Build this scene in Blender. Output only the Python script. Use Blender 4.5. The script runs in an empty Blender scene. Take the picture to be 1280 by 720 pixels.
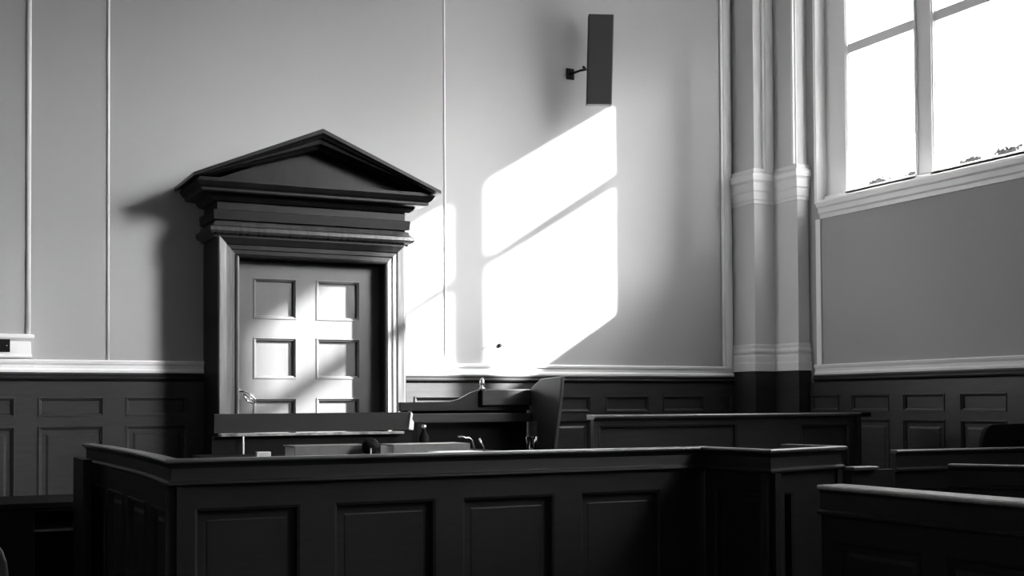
import bpy, bmesh, math, random
from mathutils import Vector, Matrix
random.seed(7)
SC = bpy.context.scene
COL = SC.collection

# ------------------------------------------------------------------ materials
def mat(name, v, rough=.5, var=.0, scale=6., stretch=(1, 1, 1), bump=.0, metallic=0., spec=.5, coat=0.):
    m = bpy.data.materials.new(name); m.use_nodes = True
    nt = m.node_tree; b = nt.nodes['Principled BSDF']
    b.inputs['Roughness'].default_value = rough
    b.inputs['Metallic'].default_value = metallic
    b.inputs['Specular IOR Level'].default_value = spec
    b.inputs['Coat Weight'].default_value = coat
    b.inputs['Coat Roughness'].default_value = .15
    tc = nt.nodes.new('ShaderNodeTexCoord'); mp = nt.nodes.new('ShaderNodeMapping')
    mp.inputs['Scale'].default_value = stretch
    nt.links.new(tc.outputs['Object'], mp.inputs['Vector'])
    n = nt.nodes.new('ShaderNodeTexNoise'); n.inputs['Scale'].default_value = scale
    n.inputs['Detail'].default_value = 5
    nt.links.new(mp.outputs['Vector'], n.inputs['Vector'])
    r = nt.nodes.new('ShaderNodeValToRGB')
    lo, hi = v * (1 - var), v * (1 + var)
    r.color_ramp.elements[0].position = .3; r.color_ramp.elements[1].position = .7
    r.color_ramp.elements[0].color = (lo, lo, lo, 1); r.color_ramp.elements[1].color = (hi, hi, hi, 1)
    nt.links.new(n.outputs['Fac'], r.inputs['Fac']); nt.links.new(r.outputs['Color'], b.inputs['Base Color'])
    if bump:
        bp = nt.nodes.new('ShaderNodeBump'); bp.inputs['Strength'].default_value = bump
        bp.inputs['Distance'].default_value = .002
        nt.links.new(n.outputs['Fac'], bp.inputs['Height']); nt.links.new(bp.outputs['Normal'], b.inputs['Normal'])
    return m
PLASTER = mat('plaster', .38, .75, .03, 1.2, bump=.05)
CEIL = mat('ceiling_paint', .6, .8, .02, 1.)
WHITE = mat('white_gloss_paint', .88, .35, .02, 3)
BEAD = mat('white_bead_paint', .93, .4, .01, 3)
WAINS = mat('wainscot_wood', .034, .38, .15, 5, (1, 1, 9), .2, spec=.28)
WAINV = mat('wainscot_dark_moulding', .014, .4, .2, 5, (1, 1, 9), .2)
BENCH = mat('bench_wood', .008, .5, .22, 5, (1, 1, 9), .2, spec=.22)
CAPW = mat('polished_rail_wood', .035, .40, .2, 5, (7, 1, 1), .1, coat=1)
CAPW.node_tree.nodes['Principled BSDF'].inputs['Coat Roughness'].default_value = .38
CASEW = mat('door_case_wood', .009, .34, .3, 4, (7, 1, 1), .25, spec=.16)
JAMBW = mat('architrave_wood', .12, .30, .3, 5, (9, 9, .7), .2)
DOORW = mat('door_leaf_wood', .060, .34, .14, 3, (3, 3, .6), .15)
BLACK = mat('black_matt', .007, .7, .1, spec=.12)
SPK = mat('speaker_grille', .055, .7, .05, 60)
PAPER = mat('paper', .75, .7, .02)
GREYB = mat('grey_cloth_binding', .13, .5, .1, 40)
METAL = mat('bright_metal', .7, .22, .02, 8, metallic=1)
FLOORM = mat('floor_boards', .05, .4, .3, 4, (.5, 8, 1), .2)
LEAF = mat('dry_leaf', .05, .8, .4, 30)
BRICK = mat('outside_stone', .45, .9, .1, 3)
GROUND = mat('outside_ground', .25, .95, .15, 1)
def glassmat(name, rough=0.):
    m = bpy.data.materials.new(name); m.use_nodes = True
    nt = m.node_tree; b = nt.nodes['Principled BSDF']
    out = nt.nodes['Material Output']
    tr = nt.nodes.new('ShaderNodeBsdfTransparent'); tr.inputs['Color'].default_value = (.96, .96, .96, 1)
    gl = nt.nodes.new('ShaderNodeBsdfGlossy'); gl.inputs['Roughness'].default_value = .02
    mx = nt.nodes.new('ShaderNodeMixShader')
    mx.inputs[0].default_value = .045; nt.links.new(tr.outputs[0], mx.inputs[1]); nt.links.new(gl.outputs[0], mx.inputs[2])
    nt.links.new(mx.outputs[0], out.inputs['Surface']); nt.nodes.remove(b)
    return m
GLASS = glassmat('window_glass')
TUMBLER = bpy.data.materials.new('drinking_glass'); TUMBLER.use_nodes = True
_b = TUMBLER.node_tree.nodes['Principled BSDF']; _b.inputs['Transmission Weight'].default_value = 1; _b.inputs['Roughness'].default_value = .03

# ------------------------------------------------------------------ helpers
def finish(name, bm, m, parent=None, bevel=0., smooth=False):
    bmesh.ops.remove_doubles(bm, verts=bm.verts, dist=1e-5)
    bmesh.ops.recalc_face_normals(bm, faces=bm.faces)
    me = bpy.data.meshes.new(name)
    # origin at base centre
    if bm.verts:
        xs = [v.co.x for v in bm.verts]; ys = [v.co.y for v in bm.verts]; zs = [v.co.z for v in bm.verts]
        c = Vector(((min(xs) + max(xs)) / 2, (min(ys) + max(ys)) / 2, min(zs)))
    for v in bm.verts: v.co -= c
    bm.to_mesh(me); bm.free()
    me.materials.append(m)
    o = bpy.data.objects.new(name, me); COL.objects.link(o)
    o.location = c
    if parent is not None:
        o.parent = parent
        o.location = parent.matrix_basis.inverted() @ c if parent.type == 'EMPTY' and parent.parent is None else c - abs_loc(parent)
        if parent.type == 'EMPTY' and parent.parent is None:
            o.rotation_euler = (-Matrix.Rotation(0, 3, 'Z').to_euler().x, 0, -parent.rotation_euler.z)
    if smooth:
        for p in me.polygons: p.use_smooth = True
    if bevel:
        b = o.modifiers.new('edge_bevel', 'BEVEL'); b.width = bevel; b.segments = 2; b.limit_method = 'ANGLE'
        b.angle_limit = math.radians(40)
    return o
def abs_loc(o):
    l = Vector(o.location)
    while o.parent is not None:
        o = o.parent; l += Vector(o.location)
    return l
def tag(o, label=None, cat=None, group=None, kind=None):
    if label: o['label'] = label
    if cat: o['category'] = cat
    if group: o['group'] = group
    if kind: o['kind'] = kind
    return o
def empty(name, loc, label, cat, group=None, kind=None):
    o = bpy.data.objects.new(name, None); COL.objects.link(o); o.location = loc
    o.empty_display_size = .1
    bpy.context.view_layer.update()
    return tag(o, label, cat, group, kind)
def struct(o): o['kind'] = 'structure'; return o
def box(bm, x0, x1, y0, y1, z0, z1, M=None):
    vs = [Vector((x, y, z)) for z in (z0, z1) for y in (y0, y1) for x in (x0, x1)]
    if M is not None: vs = [M @ v for v in vs]
    v = [bm.verts.new(p) for p in vs]
    for f in ((0, 2, 3, 1), (4, 5, 7, 6), (0, 1, 5, 4), (2, 6, 7, 3), (0, 4, 6, 2), (1, 3, 7, 5)):
        bm.faces.new([v[i] for i in f])
def B(*a, M=None):
    bm = bmesh.new(); box(bm, *a, M=M); return bm
def loft(bm, rings, closed_ring=True, caps=True):
    R = [[bm.verts.new(p) for p in r] for r in rings]
    n = len(R[0])
    for a, b in zip(R, R[1:]):
        for i in range(n if closed_ring else n - 1):
            j = (i + 1) % n
            bm.faces.new((a[i], a[j], b[j], b[i]))
    if caps:
        bm.faces.new(R[0]); bm.faces.new(list(reversed(R[-1])))
def sweep(bm, path, prof, closed=False):
    """profile (outward offset, z) swept along a plan path; outward is to the right of travel"""
    P = [Vector((p[0], p[1])) for p in path]; n = len(P); rings = []
    for i in range(n):
        a = P[i - 1] if (i > 0 or closed) else None
        b = P[(i + 1) % n] if (i < n - 1 or closed) else None
        ds = []
        if a is not None: ds.append((P[i] - a).normalized())
        if b is not None: ds.append((b - P[i]).normalized())
        ns = [Vector((d.y, -d.x)) for d in ds]
        if len(ns) == 2:
            m = (ns[0] + ns[1]).normalized(); m = m / max(.3, m.dot(ns[0]))
        else: m = ns[0]
        rings.append([Vector((P[i].x + m.x * o, P[i].y + m.y * o, z)) for o, z in prof])
    if closed: rings.append(rings[0])
    loft(bm, rings, caps=not closed)
def tube(bm, pts, r, n=8):
    pts = [Vector(p) for p in pts]; rings = []
    rr = r if isinstance(r, (list, tuple)) else [r] * len(pts)
    up = Vector((0, 0, 1))
    for i, p in enumerate(pts):
        d = (pts[min(i + 1, len(pts) - 1)] - pts[max(i - 1, 0)]).normalized()
        s = d.cross(up)
        if s.length < .05: s = d.cross(Vector((0, 1, 0)))
        s.normalize(); t = s.cross(d)
        rings.append([p + (s * math.cos(2 * math.pi * k / n) + t * math.sin(2 * math.pi * k / n)) * rr[i] for k in range(n)])
    loft(bm, rings)
def lathe(bm, c, prof, n=24):
    rings = [[Vector((c[0] + r * math.cos(2 * math.pi * k / n), c[1] + r * math.sin(2 * math.pi * k / n), c[2] + z)) for k in range(n)] for r, z in prof]
    loft(bm, rings)
def poly_y(bm, pts, y0, y1):
    loft(bm, [[Vector((x, y0, z)) for x, z in pts], [Vector((x, y1, z)) for x, z in pts]])
def poly_x(bm, pts, x0, x1):
    loft(bm, [[Vector((x0, y, z)) for y, z in pts], [Vector((x1, y, z)) for y, z in pts]])
def panelling(bm, p0, p1, z0, z1, holes, t=.03, depth=.018, raised=.008, lip=.012):
    """framed panelling facing the right of p0->p1; holes = (u0,u1,z0,z1) sunk panels with mouldings"""
    p0 = Vector((p0[0], p0[1])); p1 = Vector((p1[0], p1[1])); L = (p1 - p0).length; d = (p1 - p0) / L
    n = Vector((d.y, -d.x))
    def W(u, z, o): q = p0 + d * u + n * o; return Vector((q.x, q.y, z))
    us = sorted(set([0, L] + [h[i] for h in holes for i in (0, 1)])); zs = sorted(set([z0, z1] + [h[i] for h in holes for i in (2, 3)]))
    def quad(pts): bm.faces.new([bm.verts.new(p) for p in pts])
    for a, b in zip(us, us[1:]):
        for c, e in zip(zs, zs[1:]):
            um, zm = (a + b) / 2, (c + e) / 2
            if any(h[0] < um < h[1] and h[2] < zm < h[3] for h in holes): continue
            quad([W(a, c, 0), W(b, c, 0), W(b, e, 0), W(a, e, 0)])
    for h in holes:
        rings = []
        for ins, o in ((0, 0), (.001, lip * .5), (.008, lip * .5), (.012, -.002), (.018, -.004), (.022, -depth), (.045, -depth), (.06, -depth + raised)):
            if (h[1] - h[0]) < 2 * ins + .01 or (h[3] - h[2]) < 2 * ins + .01: break
            rings.append([W(h[0] + ins, h[2] + ins, o), W(h[1] - ins, h[2] + ins, o), W(h[1] - ins, h[3] - ins, o), W(h[0] + ins, h[3] - ins, o)])
        for a, b in zip(rings, rings[1:]):
            for i in range(4):
                j = (i + 1) % 4; quad([a[i], a[j], b[j], b[i]])
        quad(rings[-1])
    quad([W(0, z0, -t), W(0, z1, -t), W(L, z1, -t), W(L, z0, -t)])
    quad([W(0, z1, 0), W(L, z1, 0), W(L, z1, -t), W(0, z1, -t)]); quad([W(0, z0, 0), W(0, z0, -t), W(L, z0, -t), W(L, z0, 0)])
    quad([W(0, z0, 0), W(0, z1, 0), W(0, z1, -t), W(0, z0, -t)]); quad([W(L, z0, 0), W(L, z0, -t), W(L, z1, -t), W(L, z1, 0)])

# ------------------------------------------------------------------ room shell
XL, XR, YF, YB, ZC = -4.6, 6.177, -5.2, 8.0, 6.6
struct(finish('floor', B(XL - .3, XR + .3, YF - .3, YB + .3, -.2, 0), FLOORM))
struct(finish('ceiling', B(XL - .3, XR + .3, YF - .3, YB + .3, ZC, ZC + .2), CEIL))
PALE = mat('pale_wall_paint', .72, .75, .03, 1.2)
struct(finish('wall_left', B(XL - .3, XL, YF - .3, YB, 0, ZC), PALE))
struct(finish('wall_front', B(XL, XR + .3, YF - .3, YF, 0, ZC), PALE))
DX0, DX1, DZ = 1.865, 2.824, 2.31       # door opening
bm = bmesh.new()
box(bm, XL - .3, DX0, YB, YB + .3, 0, ZC); box(bm, DX1, XR + .3, YB, YB + .3, 0, ZC); box(bm, DX0, DX1, YB, YB + .3, DZ, ZC)
box(bm, DX0, DX1, YB + .12, YB + .3, 0, DZ)
struct(finish('wall_back', bm, PLASTER))
# right wall with two window openings
WA = (4.92, 7.345); WB = (-.6, 4.2); HB = 5.55; SB = 3.3; SZ, HZ = 2.89, 4.66
bm = bmesh.new()
GX = 6.28
box(bm, XR, GX + .12, YF, YB, 0, SZ); box(bm, XR, GX + .12, WB[0], WB[1], SZ, SB); box(bm, XR, GX + .12, WB[1], YB, HZ, ZC); box(bm, XR, GX + .12, YF, WB[1], HB, ZC)
ys = [YF, WB[0], WB[1], WA[0], WA[1], YB]
box(bm, XR, GX + .12, YF, WB[0], SZ, HB); box(bm, XR, GX + .12, WB[1], WA[0], SZ, HZ); box(bm, XR, GX + .12, WA[1], YB, SZ, HZ)
struct(finish('wall_right', bm, PLASTER))
bm = bmesh.new()
box(bm, XR - .010, GX + .12, WA[1] - .008, WA[1] + .02, SZ, HZ)
struct(finish('trim_91', bm, WHITE))

# ------------------------------------------------------------------ windows
def window(name, y0, y1, panes, HZ=4.66, bar=4.0, SZ=SZ):
    """frame boards, glazing bar, glass, stool"""
    e = empty(name, (GX, (y0 + y1) / 2, SZ), None, None, kind='structure')
    F = bmesh.new()
    yy = [y0] + [v for p in panes for v in p] + [y1]
    for i in range(0, len(yy), 2):                       # stiles and mullions
        box(F, GX - .02, GX + .025, yy[i], yy[i + 1], SZ, HZ)
    box(F, GX - .02, GX + .05, y0, y1, SZ, SZ + .075); box(F, GX - .02, GX + .05, y0, y1, HZ - .08, HZ); box(F, GX - .045, GX - .02, y0, y1, SZ, SZ + .06)
    finish('window_frame', F, WHITE, e, .004)
    # sash mouldings round each pane
    for a, b in panes:
        S = bmesh.new()
        for w, o in ((.022, .012), (.010, .018)):
            box(S, GX - .02 - o, GX - .019, a - .03, a - .03 + w, SZ + .05, HZ - .06); box(S, GX - .02 - o, GX - .019, b + .03 - w, b + .03, SZ + .05, HZ - .06)
        box(S, GX - .045, GX - .019, a - .03, b + .03, SZ + .04, SZ + .067); box(S, GX - .045, GX - .019, a - .03, b + .03, HZ - .07, HZ - .05)
        finish('sash_moulding', S, WHITE, e, .003)
        finish('glazing_bar', B(GX - .030, GX + .055, a, b, bar - .036, bar + .036), WHITE, e, .004)
        finish('pane', B(GX + .012, GX + .016, a, b, SZ + .075, HZ - .08), GLASS, e)
    return e
w1 = window('window_1', WA[0], 7.335, [(5.02, 6.225), (6.42, 7.075)])
w2 = window('window_2', WB[0], WB[1], [(-.5, .6), (.72, 1.84), (1.96, 3.08), (3.2, 4.1)], HZ=HB, bar=4.5, SZ=SB)
def stool(y0, y1, nm):
    bm = bmesh.new()
    # plan path runs along the wall; outward = -X
    prof = [(0, 2.77), (.012, 2.77), (.016, 2.80), (.03, 2.81), (.034, 2.845), (.05, 2.855), (.055, 2.885), (.05, 2.893), (0, 2.893)]
    sweep(bm, [(XR, y1), (XR, y0)], [(o, z) for o, z in prof])
    box(bm, XR - .05, GX - .02, max(y0, WA[0]) if nm == 'a' else y0, y1 - .07, 2.885, 2.90)
    return bm
struct(finish('trim_1', stool(4.9, 7.30, 'a'), WHITE, None, .002))
# vertical casing line beside the big window down to the dado, far end
struct(finish('trim_2', B(XR - .014, XR, 7.30, 7.353, 1.68, 2.77), BEAD, None, .004))

# ------------------------------------------------------------------ stepped pier in the corner
X1, Y1, X2, Y2 = 5.879, 7.721, 6.07, 7.444
def pier(off, z0, z1, bm):
    pts = [(X1 - off, YB), (X1 - off, Y1 - off), (X2 - off, Y1 - off), (X2 - off, Y2 - off), (XR, Y2 - off), (XR, YB)]
    loft(bm, [[Vector((x, y, z0)) for x, y in pts], [Vector((x, y, z1)) for x, y in pts]])
bm = bmesh.new(); pier(0, 1.62, 3.02, bm); pier(-.012, 3.0, ZC, bm)
struct(finish('trim_3', bm, PALE, None, .003))
PP = [(X1, YB), (X1, Y1), (X2, Y1), (X2, Y2), (XR, Y2)]
# outward is -X/-Y side = right of travel when travelling towards -Y
bm = bmesh.new()
sweep(bm, PP, [(-.005, 2.93), (.008, 2.93), (.008, 2.955), (.013, 2.96), (.013, 3.02), (.020, 3.03), (.020, 3.09), (.034, 3.11), (.038, 3.14), (.030, 3.16), (.012, 3.17), (.010, 3.20), (-.02, 3.205)])
struct(finish('trim_4', bm, WHITE, None, .002))
bm = bmesh.new()
sweep(bm, PP, [(-.005, 1.64), (.022, 1.64), (.022, 1.70), (.016, 1.712), (.016, 1.755), (.010, 1.77), (.020, 1.785), (.020, 1.80), (.008, 1.815), (.010, 1.835), (.004, 1.85), (-.005, 1.852)])
struct(finish('trim_5', bm, WHITE, None, .002))
bm = bmesh.new(); pier(.012, 0, 1.645, bm)
struct(finish('trim_6', bm, WAINS, None, .004))
# bright corner beads of the upper shaft
for i, (a, b, c, d) in enumerate(((X1 + .085, X2 - .005, Y1 - .006, Y1 + .02), (6.035, 6.075, Y2 - .002, Y2 + .02))):
    bm = bmesh.new(); box(bm, a, b, c, d, 3.12 if i == 0 else 3.2, ZC); box(bm, a + .02, b - .02, c - .012, d, 3.14 if i == 0 else 3.2, ZC)
    struct(finish('trim_%d' % (7 + i), bm, BEAD, None, .004))
# flat bead strip on the back wall beside the pier
bm = bmesh.new(); box(bm, 5.765, 5.862, YB - .018, YB, 1.68, ZC); box(bm, 5.785, 5.842, YB - .026, YB, 1.68, ZC)
struct(finish('trim_9', bm, WHITE, None, .004))

# ------------------------------------------------------------------ vertical beads on the back wall, left pilaster
bm = bmesh.new(); box(bm, XL, .69, YB - .03, YB, 1.69, ZC)
struct(finish('trim_10', bm, PLASTER))
for nm, x, y, rad, z0 in (('trim_11', .688, YB - .036, .0135, 1.83), ('trim_12', 1.152, YB - .005, .008, 1.68), ('trim_13', 3.418, YB - .002, .0055, 1.68)):
    bm = bmesh.new(); tube(bm, [(x, y, z0), (x, y, 3.4), (x, y, ZC)], rad, 16)
    struct(finish(nm, bm, BEAD, None, 0, True))
bm = bmesh.new()
sweep(bm, [(XL, YB - .03), (.69, YB - .03), (.69, YB)], [(-.03, 1.69), (.016, 1.69), (.020, 1.70), (.014, 1.712), (.012, 1.79), (.022, 1.80), (.030, 1.81), (.030, 1.828), (.01, 1.834), (-.03, 1.834)])
struct(finish('trim_14', bm, WHITE, None, .002))
# small socket plate on the pilaster base
sk = empty('wall_socket', (.545, YB - .05, 1.725), 'small dark square socket plate on the white pilaster base, far left', 'wall socket')
finish('plate', B(.505, .585, YB - .056, YB - .042, 1.725, 1.80), BLACK, sk, .002)
bm = bmesh.new(); tube(bm, [(.567, YB - .060, 1.762), (.567, YB - .054, 1.762)], .004)
finish('screw', bm, METAL, sk)

# ------------------------------------------------------------------ dado rail and wainscot
WHITE_DADO = [(0, 1.605), (.020, 1.605), (.022, 1.62), (.014, 1.63), (.016, 1.65), (.026, 1.66), (.030, 1.675), (.022, 1.683), (0, 1.683)]
DARK_CAP = [(0, 1.545), (.018, 1.545), (.022, 1.556), (.038, 1.562), (.042, 1.572), (.030, 1.580), (.034, 1.596), (.020, 1.605), (0, 1.605)]
n_tr = 15
for path in ([(XL, YB - .03), (.712, YB - .03), (.712, YB), (1.745, YB)], [(2.965, YB), (5.868, YB)], [(XR, 7.37), (XR, YF)]):
    for prof, m in ((WHITE_DADO, WHITE), (DARK_CAP, WAINV)):
        bm = bmesh.new(); sweep(bm, path, prof)
        struct(finish('trim_%d' % n_tr, bm, m, None, .0015)); n_tr += 1
def wains(p0, p1, starts, w=.38, nm=None):
    global n_tr
    L = (Vector(p1) - Vector(p0)).length
    holes = []
    for s in starts:
        a, b = max(s, .02), min(s + w, L - .02)
        if b - a < .08: continue
        holes += [(a, b, 1.335, 1.455), (a, b, .28, 1.28)]
    bm = bmesh.new(); panelling(bm, p0, p1, .14, 1.548, holes, t=.02, depth=.016)
    struct(finish('trim_%d' % n_tr, bm, WAINS)); n_tr += 1
yw = YB - .022
wains((XL, yw - .03), (.715, yw - .03), [(.233 - .51 * k) - XL for k in range(10)])
wains((.715, yw), (1.75, yw), [.03, .54])
wains((2.96, yw), (5.868, yw), [4.19 + .507 * k - 2.96 for k in (-3, -2, -1, 0, 1, 2, 3)])
wains((XR - .022, 7.43), (XR - .022, YF), [7.43 - 6.97 + .512 * k for k in range(-1, 24)])
for nm, pth in (('baseboard_back', [(2.96, yw), (5.868, yw)]), ('baseboard_left', [(XL, yw - .03), (.715, yw - .03), (.715, yw), (1.75, yw)]), ('baseboard_right', [(XR - .022, 7.43), (XR - .022, YF)])):
    bm = bmesh.new(); sweep(bm, pth, [(-.02, 0), (.018, 0), (.018, .12), (.01, .14), (-.02, .14)])
    struct(finish(nm, bm, WAINV))

# ------------------------------------------------------------------ pedimented door surround
FY = 7.587
ds = empty('door_surround', (2.345, 7.8, 0), 'tall dark wooden door surround with triangular pediment against the back wall', 'door surround')
def part(nm, bm, m, p=ds, bev=.0, **k): return finish(nm, bm, m, p, bev, **k)
bm = bmesh.new(); box(bm, 1.737, DX0 + .001, FY + .02, YB - .001, 0, 2.42); part('side_pier', bm, CASEW, bev=.004)
bm = bmesh.new(); box(bm, DX1 - .001, 2.972, FY + .02, YB - .001, 0, 2.42); part('side_pier', bm, CASEW, bev=.004)
bm = bmesh.new(); box(bm, DX0 + .001, DX1 - .001, FY + .03, YB - .001, DZ, 2.42); part('lintel', bm, CASEW)
AP = [(0, .0), (0, .030), (.010, .036), (.018, .030), (.022, .018), (.045, .018), (.050, .026), (.075, .026), (.080, .034), (.100, .040), (.118, .046), (.125, .046), (.125, 0)]
def arch(kind):
    bm = bmesh.new(); rings = []
    for w, pr in AP: pass
    y = lambda pr: FY + .022 - pr
    if kind == 'L': ends = ((lambda w: (DX0 - w, 0)), (lambda w: (DX0 - w, DZ + w)))
    if kind == 'R': ends = ((lambda w: (DX1 + w, 0)), (lambda w: (DX1 + w, DZ + w)))
    if kind == 'T': ends = ((lambda w: (DX0 - w, DZ + w)), (lambda w: (DX1 + w, DZ + w)))
    loft(bm, [[Vector((e(w)[0], y(pr), e(w)[1])) for w, pr in AP] for e in ends])
    return bm
part('architrave', arch('L'), JAMBW)['label'] = 'moulded left jamb of the architrave'
part('architrave', arch('R'), JAMBW)['label'] = 'moulded right jamb of the architrave, sunlit'
part('architrave', arch('T'), CASEW)['label'] = 'dark moulded head of the architrave'
UP = [(1.737, YB - .001), (1.737, FY + .03), (2.972, FY + .03), (2.972, YB - .001)]
def collar(prof, m, nm, bev=.001):
    bm = bmesh.new(); sweep(bm, UP, prof)
    return part(nm, bm, m, bev=bev)
part('frieze', B(1.74, 2.969, FY + .032, YB - .002, 2.42, 2.70), CASEW)
collar([(-.02, 2.432), (.012, 2.432), (.018, 2.445), (.04, 2.455), (.05, 2.47), (.048, 2.492), (.026, 2.505), (.016, 2.53), (-.02, 2.532)], mat('frieze_moulding_wood', .03, .25, .4, 5, (9, 1, 1), .25, spec=.4), 'band_moulding')
collar([(-.02, 2.54), (.022, 2.54), (.026, 2.60), (-.02, 2.61)], CASEW, 'frieze_board')
collar([(-.02, 2.655), (.02, 2.655), (.045, 2.675), (.05, 2.69), (.11, 2.694), (.118, 2.70), (.118, 2.715), (.135, 2.728), (.15, 2.752), (.15, 2.760), (-.02, 2.760)], CASEW, 'cornice')
# raking cornice: profile (y, drop) along both slopes
pd = bmesh.new()
xa, za, xl, xr, ze = 2.345, 3.112, 1.552, 3.138, 2.782
prof = [(7.40, .0), (7.40, .026), (7.415, .040), (7.425, .055), (7.44, .060), (7.445, .085), (7.48, .092), (7.50, .112), (7.60, .118), (7.995, .118), (7.995, 0)]
sh = (za - ze) / (xa - xl)
rings = []
for x, z in ((xl, ze), (xa, za), (xr, ze)):
    rings.append([Vector((x, y, max(z - d, 2.7605 if x != xa else -9) if x != xa else z - d)) for y, d in prof])
# keep ends plumb: clamp drops at the eaves
loft(pd, rings)
rk = part('raking_cornice', pd, CASEW, bev=.001)
bm = bmesh.new(); poly_y(bm, [(1.66, 2.7605), (3.03, 2.7605), (xa, 3.03)], 7.60, 7.97)
part('tympanum', bm, CASEW)
bm = bmesh.new(); poly_y(bm, [(1.60, 2.761), (3.09, 2.761), (3.09, 2.772), (1.60, 2.772)], 7.47, 7.99)
part('pediment_base', bm, CASEW)
# ------------------------------------------------------------------ six-panel door
bm = bmesh.new()
LY = 7.70
o_ = 1.868
holes = []
for z0, z1 in ((1.942, 2.201), (1.565, 1.827), (1.18, 1.445), (.62, 1.06), (.2, .5)):
    for a, b in ((1.984, 2.263), (2.391, 2.687)): holes.append((a - o_, b - o_, z0, z1))
panelling(bm, (o_, LY), (2.822, LY), .005, 2.305, holes, t=.04, depth=.022, raised=0, lip=.008)
door = struct(finish('door_1', bm, DOORW))
HS = lambda x, y, z: ((x - .008) * .959, y, 1.4 + (z - 1.4) * .959)
hb = bmesh.new()   # bright loop handle on the left stile
hz = 1.455
tube(hb, [HS(*p) for p in [(1.978, LY, 1.487), (1.985, LY - .03, 1.49), (2.015, LY - .045, 1.487), (2.045, LY - .05, 1.470), (2.072, LY - .05, 1.440), (2.078, LY - .045, 1.418), (2.06, LY - .04, 1.412), (2.03, LY - .04, 1.425), (2.008, LY - .04, 1.452), (2.005, LY - .035, 1.475)]], .0055)
tube(hb, [HS(*p) for p in [(2.01, LY - .04, 1.475), (2.045, LY - .045, 1.445), (2.07, LY - .045, 1.422)]], .004)
h = finish('door_handle', hb, METAL, door, smooth=True); h['label'] = 'bright looped handle'
finish('handle_plate', B(1.880, 1.902, LY - .006, LY + .001, 1.43, 1.515), METAL, h, .002)

# ------------------------------------------------------------------ wall fittings
def lathe_y(bm, x, z, r):
    loft(bm, [[Vector((x + k * r * math.cos(a * math.pi / 8), YB - d, z + k * r * math.sin(a * math.pi / 8))) for a in range(16)] for d, k in ((0, 1), (.008, 1), (.013, .7), (.015, .3))])
def hook(x, z, r, lab):
    bm = bmesh.new(); lathe_y(bm, x, z, r)
    return tag(finish('wall_stud', bm, BLACK), lab, 'stud')
hook(3.838, 1.818, .016, 'small round dark stud low in the sunlit patch of back wall')
bm = bmesh.new(); tube(bm, [(3.70, YB, 1.79), (3.705, YB - .02, 1.795), (3.73, YB - .022, 1.815)], [.006, .005, .003])
tag(finish('wall_hook', bm, METAL), 'tiny pale hook on the back wall just left of the round dark stud', 'hook')

# ------------------------------------------------------------------ column loudspeaker
sp = empty('column_speaker', (4.55, 7.86, 3.565), 'dark slim column loudspeaker high on the back wall', 'loudspeaker')
Ms = Matrix.Translation((4.565, 7.80, 3.90)) @ Matrix.Rotation(math.radians(1.6), 4, 'Y') @ Matrix.Rotation(math.radians(-26), 4, 'Z') @ Matrix.Rotation(math.radians(4), 4, 'X')
finish('cabinet', B(-.092, .092, -.04, .05, -.325, .325, M=Ms), SPK, sp, .006)
finish('grille', B(-.086, .086, -.046, -.041, -.318, .318, M=Ms), SPK, sp, .002)
bm = bmesh.new(); tube(bm, [(4.45, 7.80, 3.82), (4.425, 7.84, 3.82), (4.425, 7.995, 3.83)], .009); box(bm, 4.395, 4.455, 7.988, 7.999, 3.79, 3.87)
finish('bracket', bm, BLACK, sp)
bm = bmesh.new(); tube(bm, [(4.435, 7.795, 3.835), (4.425, 7.80, 3.825)], .014, 12)
finish('bracket_knob', bm, BLACK, sp)

# ------------------------------------------------------------------ front enclosure (dock)
A = (.873, 6.93); Bc = (.886, 4.69); Cc = (3.26, 4.69); Dd = (3.285, 4.215); Ee = (3.835, 4.385); Ff = (3.80, 4.75)
dk = empty('panelled_enclosure', (2.1, 4.9, 0), 'large dark panelled enclosure with a polished top rail across the foreground', 'enclosure')
CAP = [(-.06, 1.172), (.030, 1.172), (.040, 1.182), (.040, 1.192), (.034, 1.200), (-.06, 1.200)]
FAS = [(-.03, 1.094), (.012, 1.094), (.030, 1.102), (.034, 1.112), (.026, 1.120), (.010, 1.124), (.008, 1.150), (.014, 1.162), (.024, 1.172), (-.03, 1.172)]
side = [A, (.905, 6.4), (.915, 5.7), (.905, 5.1), Bc]
CAP0 = [(-.045, 1.184), (.0, 1.184), (.008, 1.190), (.008, 1.197), (.003, 1.202), (-.045, 1.202)]
FAS0 = [(-.045, 1.100), (-.008, 1.100), (.0, 1.104), (.0, 1.112), (-.012, 1.120), (-.016, 1.165), (-.006, 1.184), (-.045, 1.184)]
for nm, prof, m in (('top_rail', CAP0, CAPW), ('fascia', FAS0, BENCH)):
    for pth in (side + [Bc, Cc, Dd, Ee, Ff],):
        pp = [pth[0]] + [q for a, q in zip(pth, pth[1:]) if (Vector(a) - Vector(q)).length > 1e-4]
        bm = bmesh.new(); sweep(bm, pp, prof)
        finish(nm, bm, m, dk, .002)
def ofs(p, q, d):
    a, b = Vector(p), Vector(q); n = (b - a).normalized(); n = Vector((n.y, -n.x)); return (a + n * d)[:], (b + n * d)[:]
bm = bmesh.new(); a, b = ofs(Bc, (3.295, 4.69), -.022)
panelling(bm, a, b, 0, 1.10, [(x0 - a[0], x1 - a[0], .15, 1.022) for x0, x1 in ((.985, 1.405), (1.53, 1.975), (2.08, 2.525), (2.64, 3.06))], t=.03, depth=.034, raised=.006, lip=.0)
finish('front_panelling', bm, BENCH, dk)
bm = bmesh.new(); a, b = ofs(A, Bc, -.035)
panelling(bm, a, b, 0, 1.10, [(.1 + .55 * k, .52 + .55 * k, .15, 1.0) for k in range(4)], t=.02, depth=.02)
finish('side_panelling', bm, BENCH, dk)
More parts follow.
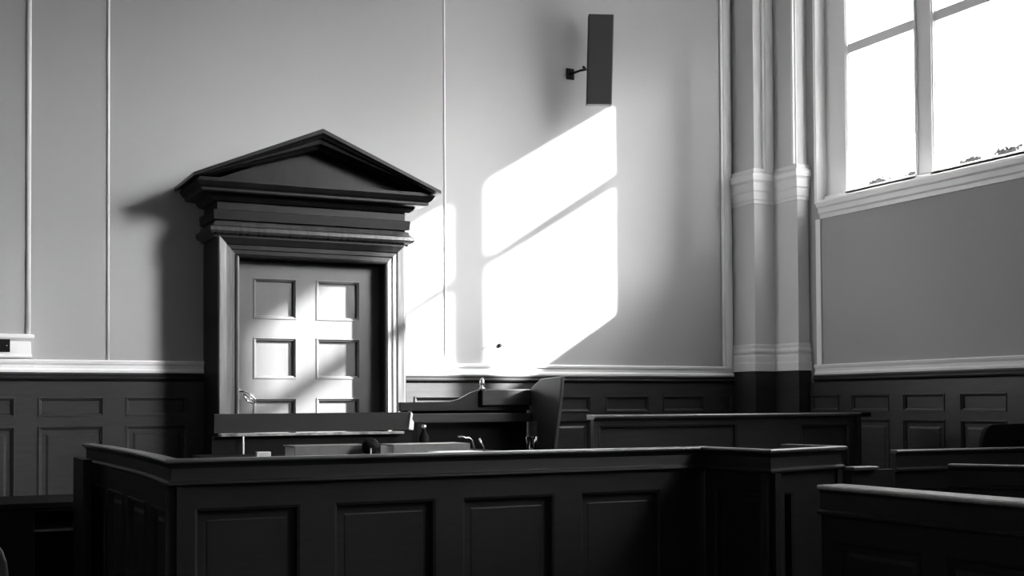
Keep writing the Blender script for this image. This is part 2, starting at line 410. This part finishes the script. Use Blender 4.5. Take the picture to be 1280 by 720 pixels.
bm = bmesh.new(); a, b = ofs(Cc, Dd, -.022)
panelling(bm, a, b, 0, 1.10, [(.06, .42, .15, 1.03)], t=.03, depth=.02, lip=0)
finish('return_panelling', bm, BENCH, dk)
bm = bmesh.new(); a, b = ofs(Dd, Ee, -.022)
panelling(bm, a, b, 0, 1.10, [(.115, .20, .15, 1.022), (.36, .5, .15, 1.0)][:1], t=.03, depth=.03, lip=0)
finish('end_panelling', bm, BENCH, dk)
bm = bmesh.new(); a, b = ofs(Ee, Ff, -.022); panelling(bm, a, b, 0, 1.10, [], t=.03); finish('end_panelling', bm, BENCH, dk)
# outer step of the far left end
finish('end_block', B(.825, .868, 6.55, 6.95, 0, 1.132), BENCH, dk, .004)
# low gate beside the enclosure
gt = empty('low_gate', (3.98, 4.40, 0), 'low dark gate at the right end of the panelled enclosure', 'gate')
bm = bmesh.new(); panelling(bm, (3.87, 4.385), (4.12, 4.385), 0, 1.09, [(.05, .2, .15, .95)], t=.03); finish('gate_panel', bm, BENCH, gt)
finish('gate_rail', B(3.862, 4.01, 4.36, 4.43, 1.09, 1.106), CAPW, gt, .003)

# ------------------------------------------------------------------ dais and clerk's desk inside the enclosure
struct(finish('floor_2', B(1.2, 3.2, 5.02, 6.75, 0, .38), WAINV))
cd = empty('clerk_desk', (1.98, 5.9, .38), 'long dark desk in front of the door, inside the panelled enclosure', 'desk')
finish('desktop', B(1.36, 2.95, 5.10, 6.52, 1.115, 1.145), BLACK, cd, .003)
finish('front_board', B(1.42, 2.9, 5.16, 5.19, .38, 1.115), BENCH, cd)
finish('end_board', B(1.42, 1.45, 5.19, 6.45, .38, 1.115), BENCH, cd)
finish('end_board', B(2.87, 2.9, 5.19, 6.45, .38, 1.115), BENCH, cd)
bm = bmesh.new(); poly_y(bm, [(1.469, 1.255), (2.545, 1.257), (2.56, 1.357), (1.469, 1.355)], 6.50, 6.53)
gl = empty('desk_gallery', (2.0, 6.5, 1.145), 'plain grey upright board with a ledge coloured as sunlit, standing along the back of the long desk', 'board')
o = finish('back_board', bm, mat('board_wood', .018, .5, .06, 4, (6, 1, 1), spec=.2), gl, .002)
bm = bmesh.new(); poly_y(bm, [(2.548, 1.262), (2.578, 1.255), (2.582, 1.30), (2.570, 1.318), (2.576, 1.345), (2.562, 1.362)], 6.49, 6.535)
finish('end_moulding', bm, WHITE, gl, .003)['label'] = 'pale carved end moulding'
finish('ledge', B(1.49, 2.50, 6.43, 6.50, 1.238, 1.252), mat('ledge_sunlit_tone', .30, .3, .6, 9, (2, 1, 1)), gl, .002)  # bright strip of light along the ledge is put into its colour
finish('gallery_board', B(1.45, 2.56, 6.47, 6.50, 1.145, 1.238), BLACK, gl)
bm = bmesh.new(); tube(bm, [(1.605, 6.435, 1.145), (1.605, 6.435, 1.238)], .005); finish('support_rod', bm, WHITE, gl)['label'] = 'thin pale upright rod'

def book(x0, x1, y0, y1, z, h, rz, lab, grp=None):
    c = ((x0 + x1) / 2, (y0 + y1) / 2); M = Matrix.Translation((c[0], c[1], z)) @ Matrix.Rotation(rz, 4, 'Z')
    a, b = (x1 - x0) / 2, (y1 - y0) / 2
    e = empty('book', (c[0], c[1], z), lab, 'book', grp)
    cv = bmesh.new(); box(cv, -a, a, -b, b, 0, .006, M=M); box(cv, -a, a, -b, b, h - .006, h, M=M); box(cv, -a, a, -b, -b + .006, .006, h - .006, M=M)
    finish('cover', cv, GREYB, e, .001)
    finish('page_block', B(-a + .008, a - .008, -b + .006, b - .008, .006, h - .006, M=M), PAPER, e)
    return e
book(1.66, 2.03, 5.66, 5.89, 1.145, .062, -.04, 'long grey bound book on the desk, left of the round microphone')
book(2.10, 2.50, 5.55, 5.75, 1.145, .064, .02, 'long grey bound book on the desk, right of the round microphone')
tag(finish('paper_sheet', B(2.20, 2.42, 5.22, 5.36, 1.145, 1.182), PAPER, None, .001), 'white stack of paper on the desk just behind the top rail', 'paper')
e = empty('note_block', (1.50, 5.7, 1.145), 'small pale block of note paper on the desk below the thin rod', 'note block')
Mn = Matrix.Translation((1.515, 5.7, 1.145)) @ Matrix.Rotation(-.15, 4, 'Z')
finish('sheets', B(-.032, .032, -.03, .03, .004, .038, M=Mn), mat('note_paper', .7, .6, .03), e, .001)
finish('backing_card', B(-.034, .034, -.032, .032, 0, .004, M=Mn), GREYB, e)
# round foam microphone
mc = empty('microphone', (2.0, 5.6, 1.145), 'black microphone with a round foam head between the two grey books', 'microphone')
bm = bmesh.new(); lathe(bm, (2.005, 5.6, 1.145), [(.028, 0), (.028, .008), (.010, .014)]); finish('base', bm, BLACK, mc, smooth=True)
bm = bmesh.new(); bmesh.ops.create_icosphere(bm, subdivisions=4, radius=.042)
for v in bm.verts:
    k = 1 + .05 * math.sin(v.co.x * 150 + v.co.z * 90) * math.cos(v.co.y * 130)
    v.co = Vector((2.005 + v.co.x * k, 5.6 + v.co.y * k, 1.200 + v.co.z * k))
finish('foam_head', bm, BLACK, mc, smooth=True)
bm = bmesh.new(); tube(bm, [(1.985, 5.54, 1.145), (1.985, 5.54, 1.195)], .004); finish('status_rod', bm, WHITE, mc)['label'] = 'short pale upright pin'
# bottle at the end of the back board
bt = empty('small_bottle', (2.42, 5.9, 1.145), 'small dark bottle with a bright cap behind the right-hand book', 'bottle')
bm = bmesh.new(); lathe(bm, (2.40, 5.9, 1.145), [(.024, 0), (.026, .01), (.026, .09), (.012, .115), (.011, .125)]); finish('bottle_body', bm, BLACK, bt, smooth=True)
bm = bmesh.new(); lathe(bm, (2.40, 5.9, 1.270), [(.013, 0), (.013, .022), (.006, .026)]); finish('bottle_cap', bm, METAL, bt, smooth=True)
# gooseneck with two arms
gm = empty('wire_stand', (2.58, 5.8, 1.145), 'bright curved double wire stand on the desk, right of the books', 'stand')
bm = bmesh.new(); tube(bm, [(2.642, 5.8, 1.145), (2.632, 5.8, 1.185), (2.622, 5.8, 1.215), (2.605, 5.8, 1.228), (2.59, 5.8, 1.225), (2.575, 5.8, 1.232), (2.545, 5.8, 1.234)], [.006, .006, .006, .006, .007, .006, .004]); finish('wire_arm', bm, METAL, gm, smooth=True)
bm = bmesh.new(); tube(bm, [(2.69, 5.8, 1.145), (2.688, 5.8, 1.18), (2.675, 5.8, 1.20), (2.665, 5.8, 1.222)], [.004, .005, .006, .005]); finish('wire_arm', bm, METAL, gm, smooth=True)
bm = bmesh.new(); tube(bm, [(2.62, 5.8, 1.150), (2.70, 5.8, 1.150)], .006); finish('foot', bm, METAL, gm, smooth=True)
# tumbler
bm = bmesh.new(); lathe(bm, (2.915, 5.7, 1.145), [(.024, 0), (.030, .085), (.027, .085), (.021, .008)])
tag(finish('drinking_glass', bm, TUMBLER, None, smooth=True), 'clear drinking glass at the far right end of the desk', 'glass')

# ------------------------------------------------------------------ pew with a tall end panel
pw = empty('pew', (3.1, 6.8, 0), 'dark pew with a tall curved end panel right of the door', 'pew')
bm = bmesh.new()
poly_x(bm, [(6.93, 0), (6.93, 1.40), (6.90, 1.46), (6.84, 1.50), (6.72, 1.552), (6.452, 1.560), (6.47, 1.45), (6.56, 1.10), (6.56, 0)], 3.50, 3.522)
finish('end_panel', bm, mat('pew_end_wood', .07, .45, .1, 5, (9, 9, 1), .1), pw, .005)
bm = bmesh.new(); poly_y(bm, [(2.64, 1.36), (3.495, 1.36), (3.495, 1.49), (3.166, 1.490), (3.10, 1.470), (3.02, 1.430), (2.96, 1.416), (2.64, 1.412)], 6.86, 6.89)
finish('back_board', bm, BENCH, pw, .003)
finish('back_board', B(3.16, 3.495, 6.83, 6.86, 1.392, 1.486), WAINS, pw, .003)
finish('lower_rail', B(2.66, 3.49, 6.80, 6.84, 1.290, 1.345), WAINS, pw, .004)
finish('back_panel', B(2.66, 3.49, 6.89, 6.91, .3, 1.36), BLACK, pw)
finish('seat', B(2.66, 3.495, 6.50, 6.88, .44, .48), BENCH, pw, .004)
finish('end_panel', B(2.62, 2.66, 6.55, 6.93, 0, 1.30), BLACK, pw, .004)
finish('end_post', B(3.470, 3.497, 6.76, 6.80, .48, 1.292), JAMBW, pw, .004)
bm = bmesh.new(); lathe(bm, (3.178, 6.87, 1.485), [(.016, 0), (.020, .01), (.010, .02), (.018, .035), (.014, .055), (.004, .075)], 12); finish('finial', bm, METAL, pw, smooth=True)['label'] = 'small bright finial'

# ------------------------------------------------------------------ partition bench towards the corner
md = empty('partition', (4.8, 6.5, 0), 'long dark panelled partition with a flat top rail in front of the right-hand wainscot', 'partition')
bm = bmesh.new(); panelling(bm, (3.745, 6.5), (5.765, 6.5), 0, 1.30, [(.03, 1.06, .2, 1.272), (1.56, 1.975, .2, 1.26)], t=.04, depth=.02, raised=0, lip=.004)
finish('panelling', bm, WAINS, md)
bm = bmesh.new(); sweep(bm, [(3.735, 6.5), (5.80, 6.5)], [(-.07, 1.300), (.012, 1.300), (.03, 1.312), (.03, 1.324), (.022, 1.330), (-.07, 1.330)]); finish('top_rail', bm, CAPW, md, .002)
finish('end_post', B(5.765, 5.80, 6.47, 6.56, 0, 1.30), WAINS, md, .004)
finish('rail_end', B(5.80, 5.89, 6.475, 6.545, 1.300, 1.330), BLACK, md, .004)

# ------------------------------------------------------------------ benches to the right
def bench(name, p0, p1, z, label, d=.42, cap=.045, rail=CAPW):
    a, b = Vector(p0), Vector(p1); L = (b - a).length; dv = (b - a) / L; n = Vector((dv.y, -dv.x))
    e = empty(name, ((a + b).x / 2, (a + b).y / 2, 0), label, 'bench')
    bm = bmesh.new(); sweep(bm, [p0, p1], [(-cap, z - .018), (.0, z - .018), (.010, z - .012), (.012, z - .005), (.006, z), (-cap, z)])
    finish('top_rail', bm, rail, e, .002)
    bm = bmesh.new(); sweep(bm, [p0, p1], [(-.035, z - .11), (.004, z - .11), (.012, z - .104), (.012, z - .095), (.0, z - .088), (-.004, z - .03), (.002, z - .018), (-.035, z - .018)])
    finish('fascia', bm, BENCH, e, .001)
    bm = bmesh.new(); hs = []
    k = .08
    while k + .5 < L: hs.append((k, k + .42, .12, z - .19)); k += .5
    o = n * -.01
    panelling(bm, (a + o)[:], (b + o)[:], 0, z - .11, hs, t=.025, depth=.016, lip=0)
    finish('back_panelling', bm, BENCH, e)
    bm = bmesh.new(); sweep(bm, [(a + dv * .02)[:], (b - dv * .02)[:]], [(-d, .42), (-.04, .42), (-.04, .46), (-d, .46)]); finish('seat', bm, BENCH, e)
    for q in (a + dv * .001, b - dv * .04):
        bm = bmesh.new(); sweep(bm, [q[:], (q + dv * .035)[:]], [(-d, 0), (-.038, 0), (-.038, z - .12), (-.10, z - .12), (-d * .7, .68), (-d, .62)]); finish('end_panel', bm, BENCH, e, .003)
    return e
bench('bench', (3.005, 3.58), (3.005, 1.3), 1.10, 'dark bench with a polished top rail, window sheen coloured in, nearest at lower right', cap=.11, rail=mat('rail_wood_window_sheen', .42, .35, .15, 5, (1, 7, 1), .1, coat=1))  # window reflection on the rail top is put into its light base colour
bench('bench', (4.45, 4.72), (5.95, 4.61), 1.16, 'dark bench behind the nearest one, by the right wall wainscot', d=.36)
bench('bench', (4.23, 4.16), (4.62, 3.45), 1.12, 'short dark bench turned at an angle at the right edge')

def chair(x, y, rz, top, w, label, grp=None, cm=BLACK):
    M = Matrix.Translation((x, y, 0)) @ Matrix.Rotation(rz, 4, 'Z')
    e = empty('chair', (x, y, 0), label, 'chair')
    s = top / 1.1
    finish('seat', B(-w / 2, w / 2, -.22, .22, .45, .49, M=M), cm, e, .012)
    bm = bmesh.new()
    n = 10; f, bk = [], []
    pts = [(-w / 2 + .02, .49), (-w / 2 - .012, .75 * s)]
    pts += [(-w / 2 + .05 - .07 * math.cos(t * math.pi / 2 / 5), top - .10 + .10 * math.sin(t * math.pi / 2 / 5)) for t in range(6)]
    pts += [(-px, pz) for px, pz in reversed(pts)]
    loft(bm, [[M @ Vector((px, .20 + (pz - .49) * .12, pz)) for px, pz in pts], [M @ Vector((px, .235 + (pz - .49) * .12, pz)) for px, pz in pts]])
    finish('backrest', bm, cm, e, .006)
    for sx in (-1, 1):
        for sy in (-1, 1):
            bm = bmesh.new(); tube(bm, [M @ Vector((sx * (w / 2 - .01), sy * .21, 0)), M @ Vector((sx * (w / 2 - .035), sy * .18, .45))], [.014, .02]); finish('leg', bm, cm, e, smooth=True)
    return e
chair(5.74, 5.48, math.pi, 1.27, .40, 'black high-backed chair against the right wainscot, behind the bench')
chair(.048, 3.0, .1, 1.09, .40, 'dark grey chair whose curved back just enters the left edge', cm=WAINS)

# ------------------------------------------------------------------ low cabinet at far left
cb = empty('low_cabinet', (.45, 7.3, 0), 'low dark cabinet with an open shelf, left of the panelled enclosure', 'cabinet')
bm = bmesh.new(); box(bm, -.3, .64, 7.02, 7.6, 0, .86); finish('body', bm, BLACK, cb, .004)
finish('top', B(-.32, .93, 7.0, 7.62, .86, .89), BLACK, cb, .004)
finish('shelf', B(.64, .885, 7.02, 7.6, .735, .747), CAPW, cb, .002)
finish('shelf', B(.64, .885, 7.02, 7.6, .842, .856), BENCH, cb, .002)
finish('end_board', B(.885, .91, 7.02, 7.6, 0, .86), BLACK, cb, .002)
finish('back_board', B(.64, .885, 7.57, 7.6, 0, .86), BLACK, cb)

# ------------------------------------------------------------------ dry leaves on the outside ledge of the big window
for i, (y, r, lab) in enumerate(((6.87, .030, 'farthest small clump of dead leaves on the ledge outside the left pane'), (6.50, .024, 'small clump of dead leaves outside the left pane, next to the mullion'),
                 (6.0, .026, 'small clump of dead leaves outside the right pane, next to the mullion'), (5.72, .036, 'larger clump of dead leaves outside the right pane'))):
    bm = bmesh.new()
    for k in range(60):
        c = Vector((GX + .070 + random.uniform(-.008, .008), y + random.gauss(0, r * 1.6), 2.985 + abs(random.gauss(0, r * .45))))
        a = random.random() * 6; s = random.uniform(.014, .026)
        u = Vector((math.cos(a) * .3, math.sin(a), random.uniform(-.6, .6))).normalized() * s; v = u.cross(Vector((1, .2, .1))).normalized() * s * .6
        w = u.cross(v).normalized() * .001
        q = [c - u, c - v, c + u, c + v]
        loft(bm, [[p - w for p in q], [p + w for p in q]])
    tag(finish('leaf_clump', bm, LEAF), lab, 'leaves', 'leaf clumps on the window ledge')
struct(finish('trim_90', B(GX + .05, GX + .135, WA[0], 7.24, 2.89, 2.972), WHITE))

# ------------------------------------------------------------------ outside
struct(finish('floor_90', B(GX + .15, 40, -40, 40, -3.2, -3.0), GROUND))
bm = bmesh.new(); box(bm, 12, 12.6, -4.4, .62, -3, 9.8)  # added out of view, blocks direct sun from the second window
for k in range(2):
    for j in range(3): box(bm, 11.93, 12.02, -3.6 + k * 2.6, -2.6 + k * 2.6, -1 + j * 3.2, .8 + j * 3.2)
tag(finish('sun_blocking_building', bm, BRICK), 'unseen narrow stone building added outside to keep the sun off the second window', 'building')

# ------------------------------------------------------------------ light
SKY, GLOW, HAZE = 3.4, 42.0, 24.0
sd = Vector((-1.60, 1.0, -.625 * 1.60)).normalized()
sun = bpy.data.lights.new('sun', 'SUN'); sun.energy = 28; sun.angle = math.radians(1.5)
so = bpy.data.objects.new('sun', sun); COL.objects.link(so); so.rotation_euler = sd.to_track_quat('-Z', 'Y').to_euler(); so.location = (12, -2, 8)
wd = bpy.data.worlds.new('sky'); SC.world = wd; wd.use_nodes = True
wn = wd.node_tree; bg = wn.nodes['Background']; bg.inputs[0].default_value = (1, 1, 1, 1)
tc = wn.nodes.new('ShaderNodeTexCoord'); vm = wn.nodes.new('ShaderNodeVectorMath'); vm.operation = 'DOT_PRODUCT'
vm.inputs[1].default_value = Vector((.70, -1.0, .35)).normalized()          # bright hazy patch of cloud, low in the sky
mr = wn.nodes.new('ShaderNodeMapRange'); mr.interpolation_type = 'SMOOTHSTEP'
mr.inputs['From Min'].default_value = math.cos(math.radians(11)); mr.inputs['From Max'].default_value = math.cos(math.radians(5))
mr.inputs['To Min'].default_value = SKY; mr.inputs['To Max'].default_value = GLOW
vm2 = wn.nodes.new('ShaderNodeVectorMath'); vm2.operation = 'DOT_PRODUCT'; vm2.inputs[1].default_value = -sd      # haze round the sun
mr2 = wn.nodes.new('ShaderNodeMapRange'); mr2.interpolation_type = 'SMOOTHSTEP'
mr2.inputs['From Min'].default_value = math.cos(math.radians(18)); mr2.inputs['From Max'].default_value = math.cos(math.radians(5))
mr2.inputs['To Min'].default_value = 0; mr2.inputs['To Max'].default_value = HAZE
ad = wn.nodes.new('ShaderNodeMath'); ad.operation = 'ADD'
wn.links.new(tc.outputs['Generated'], vm2.inputs[0]); wn.links.new(vm2.outputs['Value'], mr2.inputs['Value'])
wn.links.new(tc.outputs['Generated'], vm.inputs[0]); wn.links.new(vm.outputs['Value'], mr.inputs['Value']); wn.links.new(mr.outputs['Result'], ad.inputs[0]); wn.links.new(mr2.outputs['Result'], ad.inputs[1]); wn.links.new(ad.outputs[0], bg.inputs[1])
for (y0, y1), HZ in ((WA, HZ), (WB, HB)):
    l = bpy.data.lights.new('window_portal', 'AREA'); l.shape = 'RECTANGLE'; l.size = (HZ - SZ); l.size_y = y1 - y0
    l.cycles.is_portal = True
    o = bpy.data.objects.new('window_portal', l); COL.objects.link(o); o.location = (GX + .13, (y0 + y1) / 2, (HZ + SZ) / 2)
    o.rotation_euler = Vector((-1, 0, 0)).to_track_quat('-Z', 'Y').to_euler()
    # area size x must match the vertical: check axes
    zax = o.rotation_euler.to_matrix() @ Vector((1, 0, 0))
    if abs(zax.z) < .5: l.size, l.size_y = l.size_y, l.size

# ------------------------------------------------------------------ camera
yaw, pitch, roll = .457211, .0223218, -.0052761
fw = Vector((math.sin(yaw) * math.cos(pitch), math.cos(yaw) * math.cos(pitch), math.sin(pitch)))
r = fw.cross(Vector((0, 0, 1))).normalized(); u = r.cross(fw)
r2 = math.cos(roll) * r + math.sin(roll) * u; u2 = -math.sin(roll) * r + math.cos(roll) * u
cam = bpy.data.cameras.new('camera'); co = bpy.data.objects.new('camera', cam); COL.objects.link(co)
co.matrix_world = Matrix(((r2.x, u2.x, -fw.x, 0), (r2.y, u2.y, -fw.y, 0), (r2.z, u2.z, -fw.z, 1.4), (0, 0, 0, 1)))
cam.sensor_width = 36; cam.lens = 36 * 1554.83 / 1280; cam.shift_y = 110.09 / 1280; cam.clip_start = .05
SC.camera = co
vs = SC.view_settings
vs.view_transform = 'Standard'; vs.look = 'None'; vs.gamma = 1; vs.use_curve_mapping = False; vs.exposure = 1.8
